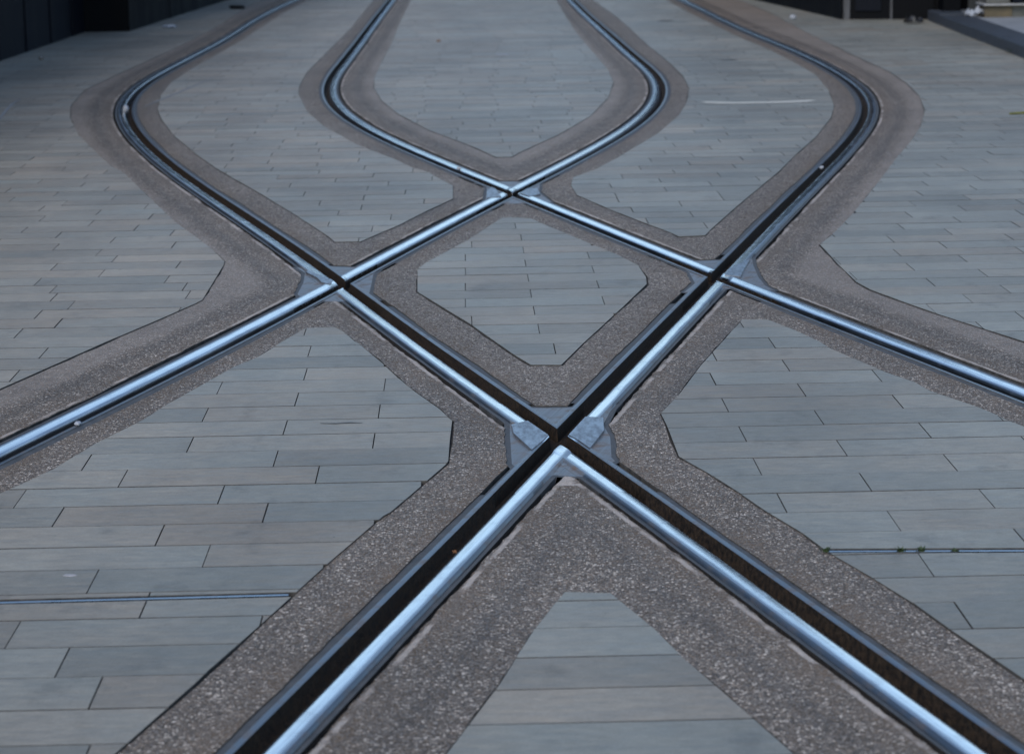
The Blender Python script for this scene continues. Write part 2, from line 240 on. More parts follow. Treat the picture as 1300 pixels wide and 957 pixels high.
def mat_stone():
    m, nt, p = new_mat('riven_paving_stone'); n = N(nt)
    co = n.coord(); r1 = n.attr('tone'); r2 = n.attr('value'); r3 = n.attr('seed')
    # shift the pattern per slab
    sh = nt.nodes.new('ShaderNodeCombineXYZ'); n.link(n.math('MULTIPLY', r3, 37.), sh.inputs[2])
    add = nt.nodes.new('ShaderNodeVectorMath'); add.operation = 'ADD'; n.link(co, add.inputs[0]); n.link(sh.outputs[0], add.inputs[1])
    v = add.outputs[0]
    sv = n.mapping(v, (1., 5., 1.))
    big = n.noise(v, 3.2, 5, .6); streak = n.noise(sv, 9, 7, .62); fine = n.noise(v, 170, 3, .6); med = n.noise(n.mapping(v, (1, 2.2, 1)), 22, 5, .6)
    xyz = nt.nodes.new('ShaderNodeSeparateXYZ'); n.link(co, xyz.inputs[0])      # browner on the left, greener on the right
    side_tone = n.rng(xyz.outputs[0], -2.2, 1.6, .30, -.22)
    t = n.math('ADD', n.math('MULTIPLY', r1, .85), n.math('MULTIPLY', n.math('SUBTRACT', big, .5), 1.5)); t = n.math('ADD', t, side_tone, clamp=True)
    c = n.mix(t, (.219, .218, .191), (.263, .226, .180))
    val = n.math('ADD', n.math('MULTIPLY', r2, .28), .84)
    val = n.math('MULTIPLY', val, n.rng(streak, .25, .75, .80, 1.16, False))
    val = n.math('MULTIPLY', val, n.rng(med, .25, .75, .84, 1.13, False))
    val = n.math('MULTIPLY', val, n.rng(fine, .3, .7, .89, 1.10, False))
    # broad soiling that ignores the slab edges, darker tyre-rubbed and paler worn areas
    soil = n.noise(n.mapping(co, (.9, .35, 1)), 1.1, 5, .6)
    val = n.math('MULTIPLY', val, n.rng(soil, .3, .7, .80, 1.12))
    blot = n.noise(n.mapping(co, (1, .6, 1)), 6, 6, .7); val = n.math('MULTIPLY', val, n.rng(blot, .54, .72, 1, .74))
    # pits and small dark spots, pale scuffs
    sp = n.voro(co, 9, 'F1'); spot = n.math('LESS_THAN', sp.outputs['Distance'], n.math('MULTIPLY', n.ramp(sp.outputs['Color'], [(.80, 0.), (1., .07)]), 1.))
    c2 = nt.nodes.new('ShaderNodeVectorMath'); c2.operation = 'SCALE'; n.link(c, c2.inputs[0]); n.link(val, c2.inputs['Scale'])
    c3 = n.mix(n.math('MULTIPLY', spot, .75), c2.outputs[0], (.03, .03, .03))
    sp2 = n.voro(n.mapping(co, (1, 1.4, 1)), 4.1, 'F1'); w = n.math('LESS_THAN', n.math('ADD', sp2.outputs['Distance'], n.math('MULTIPLY', fine, .05)), n.ramp(sp2.outputs['Color'], [(.86, 0.), (1., .12)]))
    c4 = n.mix(n.math('MULTIPLY', w, .22), c3, (.42, .42, .43))
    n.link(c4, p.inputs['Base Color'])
    n.link(n.rng(streak, .3, .7, .42, .62), p.inputs['Roughness'])
    p.inputs['Specular IOR Level'].default_value = .45
    h = n.math('ADD', n.math('MULTIPLY', streak, 1.), n.math('MULTIPLY', fine, .25)); h = n.math('ADD', h, n.math('MULTIPLY', med, .5))
    n.link(n.bump(h, .55, .0035), p.inputs['Normal'])
    return m

def mat_aggregate():
    m, nt, p = new_mat('exposed_aggregate_infill'); n = N(nt)
    co = n.coord(); fd = n.attr('field_distance'); gd = n.attr('groove_distance')
    wob = n.noise(co, 60, 2, .5, col=True)
    vv = nt.nodes.new('ShaderNodeVectorMath'); vv.operation = 'MULTIPLY_ADD'; n.link(wob, vv.inputs[0]); vv.inputs[1].default_value = (.006, .006, 0); n.link(co, vv.inputs[2])
    v = vv.outputs[0]
    v1 = n.voro(v, 172, 'F1'); v1e = n.voro(v, 172, 'DISTANCE_TO_EDGE'); v2 = n.voro(v, 290, 'F1')
    sep = nt.nodes.new('ShaderNodeSeparateColor'); n.link(v1.outputs['Color'], sep.inputs[0])
    stone = n.ramp(sep.outputs[0], [(0., (.042, .033, .025)), (.28, (.105, .081, .060)), (.50, (.155, .122, .093)), (.64, (.23, .20, .165)), (.72, (.12, .107, .098)), (.80, (.34, .305, .26)), (1., (.66, .60, .53))])
    stone.node.color_ramp.interpolation = 'LINEAR'
    sep2 = nt.nodes.new('ShaderNodeSeparateColor'); n.link(v2.outputs['Color'], sep2.inputs[0])
    matrix = n.mix(n.ramp(sep2.outputs[0], [(.55, 0.), (1., 1.)]), (.055, .044, .034), (.26, .22, .18))
    patchy = n.noise(co, 4.5, 4, .6); patch2 = n.noise(co, 17, 4, .6)
    big = n.math('GREATER_THAN', sep.outputs[1], n.rng(patch2, .3, .7, .06, .36))       # only some cells hold a proud stone
    inner = n.rng(v1e.outputs[0], .04, .16)
    mask = n.math('MULTIPLY', big, inner)
    c = n.mix(mask, matrix, stone)
    # smoother, paler worn skin in the outer band of the field side and in patches
    band = n.rng(n.math('ADD', fd, n.math('MULTIPLY', n.math('SUBTRACT', patchy, .5), .10)), .235, .30)
    low = n.math('MULTIPLY', n.math('LESS_THAN', fd, 1.), n.math('GREATER_THAN', gd, .30))
    pos = nt.nodes.new('ShaderNodeSeparateXYZ'); n.link(co, pos.inputs[0]); low = n.math('MULTIPLY', low, n.math('GREATER_THAN', pos.outputs[1], 6.4))   # the pale skin is only on the outer strips beyond the near crossing
    band = n.math('MULTIPLY', band, low)
    worn = n.math('MAXIMUM', n.math('MULTIPLY', band, n.rng(patch2, .3, .7, .35, .75)), n.math('MULTIPLY', n.rng(patchy, .55, .85), .45))
    skin = n.mix(n.noise(co, 120, 4, .7), (.125, .108, .094), (.27, .24, .21))
    c = n.mix(worn, c, skin)
    # rubber-darkened tyre line beside the field side of the rails
    d1 = n.math('ABSOLUTE', n.math('SUBTRACT', n.math('ADD', fd, n.math('MULTIPLY', n.math('SUBTRACT', patch2, .5), .05)), .205))
    d1 = n.math('ADD', d1, n.math('LESS_THAN', gd, .30))
    tyre = n.math('MULTIPLY', n.rng(d1, .0, .05, 1, 0), n.rng(patchy, .3, .6, .35, .85))
    c = n.mix(n.math('MULTIPLY', tyre, .8), c, n.mix(.5, c, (.035, .030, .027)))
    # rusty dust by the rails, thin broken lime-white mortar line at the field edge
    near = n.math('MINIMUM', fd, gd)
    rust = n.math('MULTIPLY', n.rng(near, .08, .19, 1, 0), n.rng(patchy, .32, .58))
    c = n.mix(n.math('MULTIPLY', rust, .6), c, (.105, .074, .047))
    ln = n.math('MULTIPLY', n.rng(n.math('ABSOLUTE', n.math('SUBTRACT', n.math('ADD', fd, n.math('MULTIPLY', n.math('SUBTRACT', patch2, .5), .014)), .0905)), .004, .009, 1, 0), n.rng(n.noise(co, 5, 3, .6), .40, .56))
    c = n.mix(n.math('MULTIPLY', ln, .8), c, (.40, .365, .335))
    ton = n.rng(n.noise(co, 1.3, 3, .5), .3, .7, .88, 1.12)
    sc = nt.nodes.new('ShaderNodeVectorMath'); sc.operation = 'SCALE'; n.link(c, sc.inputs[0]); n.link(ton, sc.inputs['Scale'])
    n.link(n.mix(1., sc.outputs[0], (1.20, 1.12, 1.07), 'MULTIPLY'), p.inputs['Base Color'])
    n.link(n.mix(mask, (.85, .85, .85), (.38, .38, .38)), p.inputs['Roughness'])
    p.inputs['Specular IOR Level'].default_value = .5
    h = n.math('MULTIPLY', mask, n.math('ADD', n.math('MULTIPLY', sep.outputs[2], .8), .5))
    h = n.math('ADD', h, n.math('MULTIPLY', v2.outputs['Distance'], -.35)); h = n.math('MULTIPLY', h, n.math('SUBTRACT', 1., n.math('MULTIPLY', worn, .8)))
    n.link(n.bump(h, .9, .0035), p.inputs['Normal'])
    return m

def mat_rail(name, base, rough, streak, rust=.0, metal=1.0, band=False):
    m, nt, p = new_mat(name); n = N(nt)
    uv = n.coord('UV'); co = n.coord()
    a = n.noise(n.mapping(uv, (420, 1.6, 1)), 1, 5, .65); b = n.noise(n.mapping(uv, (90, 6, 1)), 1, 4, .6); d = n.noise(co, 14, 5, .65)
    k = n.rng(a, .3, .7, 1 - streak, 1 + streak * .4, False); k = n.math('MULTIPLY', k, n.rng(b, .3, .7, .9, 1.06, False))
    sc = nt.nodes.new('ShaderNodeVectorMath'); sc.operation = 'SCALE'; sc.inputs[0].default_value = base; n.link(k, sc.inputs['Scale'])
    c = sc.outputs[0]
    if band:
        sx_ = nt.nodes.new('ShaderNodeSeparateXYZ'); n.link(uv, sx_.inputs[0])
        e = n.math('ADD', n.math('ABSOLUTE', n.math('SUBTRACT', sx_.outputs[0], .0185)), n.math('MULTIPLY', n.math('SUBTRACT', n.noise(n.mapping(uv, (8, 3.1, 1)), 1, 4, .6), .5), .016))
        edge = n.rng(e, .009, .021)
        c = n.mix(n.math('MULTIPLY', edge, .78), c, (.17, .195, .25))
        sm = n.noise(n.mapping(uv, (60, 2.2, 1)), 1, 4, .6); c = n.mix(n.rng(sm, .52, .72, 0, .42), c, (.25, .24, .25))
    if rust:
        rm = n.math('MULTIPLY', n.rng(d, .45, .68), rust)
        c = n.mix(rm, c, (.12, .075, .05)); n.link(n.math('SUBTRACT', metal, n.math('MULTIPLY', rm, .7)), p.inputs['Metallic'])
    else: p.inputs['Metallic'].default_value = metal
    n.link(c, p.inputs['Base Color'])
    ro = n.math('ADD', n.rng(a, .3, .7, rough * .75, rough * 1.35), n.math('MULTIPLY', n.rng(d, .5, .75), .12))
    if band: ro = n.math('ADD', ro, n.math('MULTIPLY', edge, .16))
    n.link(ro, p.inputs['Roughness'])
    n.link(n.bump(n.math('ADD', n.math('MULTIPLY', a, .5), b), .25, .0008), p.inputs['Normal'])
    return m

STONE = mat_stone(); AGG = mat_aggregate()
POL = mat_rail('polished_running_steel', (.95, .93, .93), .15, .34, band=True)
FIELD = mat_rail('dull_rail_edge', (.17, .18, .20), .38, .3, .45)
LIP = mat_rail('scuffed_lip_steel', (.24, .24, .255), .34, .35, .65)
GROOVE = simple('oily_groove_dirt', (.020, .013, .008), .85, 0, .9, 75, 1., 160, spec=.2)
SEAL = simple('bitumen_rail_sealant', (.060, .060, .062), .62, 0, .35, 22, .5, 90, (1, 1, 1), .35)
GRIT = simple('dark_debris_grit', (.022, .019, .017), .95, 0, .6, 90, 1., 260, spec=.2)
PLATE = mat_rail('weathered_casting_steel', (.24, .235, .24), .42, .25, .85, .75)
def mat_weld():
    m, nt, p = new_mat('ground_weld_steel'); n = N(nt); co = n.coord()
    a = n.noise(n.mapping(co, (1, .35, 1), (0, 0, .25)), 55, 6, .7); b = n.noise(n.mapping(co, (60, 9, 1), (0, 0, .4)), 1, 5, .6)
    k = n.rng(a, .34, .62); c = n.mix(k, (.27, .27, .28), (.42, .43, .46)); c = n.mix(n.rng(b, .45, .75, 0, .5), c, (.22, .20, .19))
    n.link(c, p.inputs['Base Color']); p.inputs['Metallic'].default_value = .95
    n.link(n.rng(a, .3, .65, .48, .34), p.inputs['Roughness'])
    return m
WEAR = mat_weld()
MORT = simple('dark_joint_mortar', (.062, .058, .054), .95, 0, .5, 40, .6, 160, spec=.2)

# ------------------------------------------------------------------ rails as curves x(y)
RY = RAIL_Y0 + RAIL_STEP * np.arange(len(RAIL_A))
def spline(xs):
    """cubic (Catmull-Rom) resample to 0.05 m"""
    xs = np.asarray(xs); yf = np.arange(RY[0], RY[-1] + 1e-6, .05)
    m = np.gradient(xs, RAIL_STEP)
    i = np.minimum(((yf - RY[0]) / RAIL_STEP).astype(int), len(xs) - 2); t = (yf - RY[i]) / RAIL_STEP
    h00 = 2 * t**3 - 3 * t**2 + 1; h10 = t**3 - 2 * t**2 + t; h01 = -2 * t**3 + 3 * t**2; h11 = t**3 - t**2
    x = h00 * xs[i] + h10 * m[i] * RAIL_STEP + h01 * xs[i + 1] + h11 * m[i + 1] * RAIL_STEP
    d = np.gradient(x, .05)
    return yf, x, np.sqrt(1 + d * d)
RAILS = {k: spline(v) for k, v in dict(A=RAIL_A, B=RAIL_B, C=RAIL_C, D=RAIL_D).items()}
SIDE = dict(A=1, D=1, B=-1, C=-1)          # which way the field side of each rail looks
def rx(k, y, s):
    yf, x, n = RAILS[k]
    return np.interp(y, yf, x) + SIDE[k] * s * np.interp(y, yf, n)
def rs(k, x, y):
    yf, xx, n = RAILS[k]
    return SIDE[k] * (x - np.interp(y, yf, xx)) / np.interp(y, yf, n)

# cross-section: s (metres, + = field side) and z.  s = 0 is the gauge corner
PROF = [(-.104, -.0065), (-.070, -.0038), (-.0625, -.003), (-.0615, 0), (-.052, .0002), (-.0475, -.001), (-.0445, -.040),
        (-.012, -.044), (-.0045, -.038), (-.0030, -.014), (-.0016, -.0062), (.0015, -.0026), (.008, -.0012), (.021, -.0001), (.034, .0008), (.042, .0007), (.047, -.0006), (.0515, -.009),
        (.0535, -.0045), (.0655, -.0038), (.0675, -.020), (.102, -.022)]
def pz(s): return np.interp(s, [q[0] for q in PROF], [q[1] for q in PROF])
CUT = {'AC': .52, 'BC': .50, 'BD': .66, 'AD': .56}

def rail(k, label, cat='tram rail'):
    yf, x, n = RAILS[k]
    cuts = [(CROSS[c]['at'][1], CUT[c]) for c in CROSS if k in c]
    ys = list(np.arange(1.0, 12, .1)) + list(np.arange(12, 30, .2)) + list(np.arange(30, 60.01, .5))
    for y0, c in cuts: ys += [y0 - c, y0 + c]
    ys = sorted(set(round(float(y), 5) for y in ys))
    segs = []; cur = []
    def incut(y): return any(y0 - c + 1e-4 < y < y0 + c - 1e-4 for y0, c in cuts)
    for y in ys:
        if incut(y):
            if cur: segs.append(cur); cur = []
        else: cur.append(y)
    segs.append(cur)
    root = empty('tram_rail', (float(rx(k, 6., 0)), 6., 0), label, cat, 'grooved tram rails of the crossing tracks')
    parts = [('sealant_strip', 0, 3, SEAL), ('guard_lip', 3, 5, LIP), ('groove', 5, 8, GROOVE), ('running_head', 8, 15, POL), ('field_edge', 15, 17, FIELD), ('sealant_strip', 17, 19, SEAL), ('debris_gap', 19, 21, GRIT)]
    for name, i0, i1, mat in parts:
        V = []; F = []; UV = []
        w = i1 - i0 + 1
        for sg in segs:
            b0 = len(V)
            for j, y in enumerate(sg):
                for i in range(i0, i1 + 1):
                    s, z = PROF[i]
                    if name == 'sealant_strip' and i in (1, 18): s += .003 * math.sin(y * 7.3 + i) * math.sin(y * 2.1)
                    V.append((float(rx(k, y, s)), y, z)); UV.append((s, y))
            for j in range(len(sg) - 1):
                for i in range(w - 1):
                    a = b0 + j * w + i; q = (a, a + 1, a + w + 1, a + w)
                    F.append(q if SIDE[k] > 0 else q[::-1])
        mesh_obj(name, V, F, mat, root, smooth=True, uvs=UV)
    return root
rail('A', 'bright grooved rail running from the bottom centre-left edge up to the far right bend')
rail('B', 'bright grooved rail entering from the left edge and bending at the inner right far loop')
rail('C', 'bright grooved rail running from the bottom right corner up to the outer left bend')
rail('D', 'bright grooved rail entering from the right edge and bending at the inner left far loop')

# ------------------------------------------------------------------ cast crossings
def crossing(key, label):
    c = CROSS[key]; (x0, y0) = c['at']; L = CUT[key]; a, b = key
    root = empty('rail_crossing', (x0, y0, 0), label, 'rail crossing', 'cast crossings where two rails meet')
    out = c['out']
    out = [p for p in out]
    if area(out) < 0: out = out[::-1]
    inn = grow(out, -.016)
    pts = []; edges = []
    def line(ps, close=False):
        i = len(pts); pts.extend([Vector((float(p[0]) - x0, float(p[1]) - y0)) for p in ps])
        edges.extend([(i + j, i + j + 1) for j in range(len(ps) - 1)])
        if close: edges.append((i + len(ps) - 1, i))
    ysm = np.linspace(y0 - L, y0 + L, 15)
    for k in (a, b):
        for s, _ in PROF[1:-1]: line([(rx(k, y, s), y) for y in ysm])
        for y in (y0 - L, y0 + L): line([(rx(k, y, PROF[1][0]), y), (rx(k, y, PROF[-2][0]), y)])
    line(densify(out, .03), True); line(densify(inn, .03), True)
    v, e, f, *_ = delaunay_2d_cdt(pts, edges, [], 0, 1e-5)
    P = np.array([(q[0] + x0, q[1] + y0) for q in v])
    cen = np.array([P[list(t)].mean(0) for t in f])
    def S(k, Q): return rs(k, Q[:, 0], Q[:, 1])
    ca, cb = S(a, cen), S(b, cen)
    lo, hi = PROF[1][0], PROF[-2][0]
    iny = np.abs(cen[:, 1] - y0) < L
    ina = iny & (ca > lo) & (ca < hi); inb = iny & (cb > lo) & (cb < hi)
    ino = pip(cen[:, 0], cen[:, 1], out); inner = pip(cen[:, 0], cen[:, 1], inn)
    keep = ina | inb | ino
    # heights at vertices
    va, vb = S(a, P), S(b, P)
    outv = pip(P[:, 0], P[:, 1], grow(out, .0015))
    za, zb = pz(np.clip(va, -.104, .10)), pz(np.clip(vb, -.104, .10))
    wa = (va > lo - 1e-4) & (va < hi + 1e-4); wb = (vb > lo - 1e-4) & (vb < hi + 1e-4)
    ga = (va > -.0485) & (va < .0005); gb = (vb > -.0485) & (vb < .0005)
    top = np.where(outv, -.005, -.06)
    top = np.where(wa, np.maximum(top, np.where(ga, -.06, za)), top)
    top = np.where(wb, np.maximum(top, np.where(gb, -.06, zb)), top)
    z = top.copy()
    z = np.where(ga & ~gb, np.where((va > -.0476) & (va < 0), za, z), z)
    z = np.where(gb & ~ga, np.where((vb > -.0476) & (vb < 0), zb, z), z)
    z = np.where(ga & gb, np.minimum(za, zb), z)
    z = np.maximum(z, -.044)
    groups = {'casting': [], 'sealant_strip': []}
    midx = []
    mats = [POL, LIP, GROOVE, PLATE, FIELD]
    for t, (k, A_, B_, ia, ib, io, ii) in zip(f, zip(keep, ca, cb, ina, inb, ino, inner)):
        if not k: continue
        t = list(t)
        p0, p1, p2 = P[t[0]], P[t[1]], P[t[2]]
        if (p1[0] - p0[0]) * (p2[1] - p0[1]) - (p1[1] - p0[1]) * (p2[0] - p0[0]) < 0: t = t[::-1]
        g = (ia and -.0475 < A_ < -.0025) or (ib and -.0475 < B_ < -.0025)
        head = (ia and 0 <= A_ < .042) or (ib and 0 <= B_ < .042) or (ia and -.0025 <= A_ < 0) or (ib and -.0025 <= B_ < 0)
        lip = (ia and -.0615 < A_ <= -.0475) or (ib and -.0615 < B_ <= -.0475)
        edge = (ia and .042 <= A_ < .052) or (ib and .042 <= B_ < .052)
        if g: groups['casting'].append(t); midx.append(2)
        elif head: groups['casting'].append(t); midx.append(0)
        elif lip: groups['casting'].append(t); midx.append(1)
        elif edge and not ii: groups['casting'].append(t); midx.append(4)
        elif ii: groups['casting'].append(t); midx.append(3)
        else: groups['sealant_strip'].append(t)
    V = [(float(q[0]), float(q[1]), float(h)) for q, h in zip(P, z)]
    uu = np.where((vb > -.003) & (vb < .053) & ~((va > -.003) & (va < .053)), vb, va)
    UV = [(float(s), float(q[1])) for s, q in zip(uu, P)]
    for name, fs in groups.items():
        used = sorted({i for t in fs for i in t}); mp = {i: j for j, i in enumerate(used)}
        mesh_obj(name, [V[i] for i in used], [[mp[i] for i in t] for t in fs], mats if name == 'casting' else SEAL, root,
                 midx=midx if name == 'casting' else None, uvs=[UV[i] for i in used])
    for pl in c['plates']:
        # plate stops at the groove edges
        for k in (a, b):
            s = rs(k, np.array([q[0] for q in pl]), np.array([q[1] for q in pl]))
            if np.mean(s) > -.02: pl = [(float(rx(k, q[1], .002)), q[1]) if t < .002 else q for q, t in zip(pl, s)]
            else: pl = [(float(rx(k, q[1], -.050)), q[1]) if t > -.050 else q for q, t in zip(pl, s)]
        bm = bmesh.new()
        try:
            prism(bm, [(q[0] - x0, q[1] - y0) for q in pl], -.006, .0034, .0012)
        except Exception as ex: print('plate', key, ex)
        uvl = bm.loops.layers.uv.new('UVMap')
        for fc in bm.faces:
            for lp in fc.loops: lp[uvl].uv = (lp.vert.co.x + .3 * lp.vert.co.y, lp.vert.co.y)
        bm_obj('wear_plate', bm, WEAR, root)
    return root
crossing('AC', 'largest nearest rail crossing with wide black grooves and two raised bright plates')
crossing('BC', 'left rail crossing at the left corner of the stone diamond')
crossing('AD', 'right rail crossing at the right corner of the stone diamond')
crossing('BD', 'farthest smallest rail crossing at the top corner of the stone diamond')

# ------------------------------------------------------------------ paving patches
ANG = .02; CA, SA = math.cos(ANG), math.sin(ANG)
CHAN = {'P7': ((-1.099, 4.840), (-.480, 4.863)), 'P8': ((.698, 5.130), (1.14, 5.111))}
CW = .0175
def build_paving():
    bm = bmesh.new(); jb = bmesh.new()
    l1 = bm.faces.layers.float.new('tone'); l2 = bm.faces.layers.float.new('value'); l3 = bm.faces.layers.float.new('seed')
    for key, poly in PATCHES.items():
        sp, ph, jd = ROWS[key] if key != 'P9' else (.184, -.003, {})
        poly = [(CA * x + SA * y, -SA * x + CA * y) for x, y in poly]      # to (u, v)
        if area(poly) < 0: poly = poly[::-1]
        vs = [p[1] for p in poly]; r0 = int((min(vs) - ph) / sp) - 1; r1 = int((max(vs) - ph) / sp) + 1
        off = .0; last = .1
        for r in range(r0, r1 + 1):
            va, vb = ph + r * sp, ph + (r + 1) * sp
            last = (last + .25 + random.uniform(-.05, .05)) % .5
            if r in jd: last = jd[r]
            u0 = last
            strip = clip(clip(poly, (0, -1), -va), (0, 1), vb)
            if len(strip) < 3: continue
            g1 = random.choice([.0018, .0022, .0027]); g2 = random.choice([.0016, .0021, .0026])
            us = [p[0] for p in strip]; k0 = math.floor((min(us) - u0) / .5); k1 = math.floor((max(us) - u0) / .5)
            for k in range(k0, k1 + 1):
                ua, ub = u0 + .5 * k, u0 + .5 * (k + 1)
                gj = random.choice([.0012, .0015, .0018]) * (1.12 if key in ('P6', 'P5', 'P4', 'P3') else 1)
                if key == 'P9': ua, ub = -9, 9
                cell = clip(clip(clip(clip(strip, (-1, 0), -(ua + gj)), (1, 0), ub - gj), (0, -1), -(va + g1)), (0, 1), vb - g2)
                if len(cell) < 3 or area(cell) < 3e-4: continue
                cell = [(CA * u - SA * v, SA * u + CA * v) for u, v in cell]
                pieces = [cell]
                if key in CHAN:
                    (ax, ay), (bx, by) = CHAN[key]; d = math.hypot(bx - ax, by - ay); nx, ny = -(by - ay) / d, (bx - ax) / d
                    dd = nx * ax + ny * ay
                    pieces = [clip(cell, (nx, ny), dd - CW), clip(cell, (-nx, -ny), -(dd + CW))]
                tone, val, seed = min(1, max(0, random.gauss(.42, .3))), random.random(), random.random()
                dz = random.gauss(0, .00035); tx = random.gauss(0, .0005); ty = random.gauss(0, .0008)
                for pc in pieces:
                    q = []
                    for pnt in pc:
                        if not q or math.dist(pnt, q[-1]) > 2e-4: q.append(pnt)
                    if len(q) > 1 and math.dist(q[0], q[-1]) < 2e-4: q.pop()
                    if len(q) < 3 or area(q) < 2e-4: continue
                    cx = sum(p[0] for p in q) / len(q); cy = sum(p[1] for p in q) / len(q)
                    try: f = bm.faces.new([bm.verts.new((x, y, dz + tx * (x - cx) * 2 + ty * (y - cy))) for x, y in q])
                    except ValueError: continue
                    f[l1] = tone; f[l2] = val; f[l3] = seed
                    if key == 'P9': pass
                if key == 'P9': break
    tops = list(bm.faces)
    near = [f for f in tops if f.calc_center_median().y < 22]
    # thin arris then skirt
    rr_ = bmesh.ops.inset_individual(bm, faces=near, thickness=.0012, depth=.0, use_even_offset=False)
    for f in rr_['faces']: f.material_index = 1
    ring = set()
    ts = set(near)
    for f in near:
        for v in f.verts: v.co.z += .0014
    bm.normal_update()
    be = [e for e in bm.edges if len(e.link_faces) == 1]
    r = bmesh.ops.extrude_edge_only(bm, edges=be)
    for v in [g for g in r['geom'] if isinstance(g, bmesh.types.BMVert)]: v.co.z -= .02
    for g in r['geom']:
        if isinstance(g, bmesh.types.BMFace): g.material_index = 1
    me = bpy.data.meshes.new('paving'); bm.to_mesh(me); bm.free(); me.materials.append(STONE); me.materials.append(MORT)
    o = link(bpy.data.objects.new('paving', me)); tag(o, kind='structure')
    return o
paving = build_paving()

# dark bedding under the stones
V = []; F = []
bed = mesh_obj('bedding', [(-6, 1, -.013), (6, 1, -.013), (6, 60, -.013), (-6, 60, -.013)], [(0, 1, 2, 3)], MORT)
tag(bed, kind='structure')
# the bedding must not fill the rail grooves: rebuild it as the patches only
bpy.data.objects.remove(bed)
bm = bmesh.new()
for key, poly in PATCHES.items():
    pts = grow(poly, .02) if key not in ('P5', 'P6') else grow(poly, .02)
    v, e, f, *_ = delaunay_2d_cdt([Vector(p) for p in pts], [(i, (i + 1) % len(pts)) for i in range(len(pts))], [], 1, 1e-5)
    vv = [bm.verts.new((q[0], q[1], -.0100)) for q in v]
    for t in f:
        fc = bm.faces.new([vv[i] for i in t]);  fc.normal_update()
        if fc.normal.z < 0: fc.normal_flip()
tag(bm_obj('bedding', bm, MORT), kind='structure')

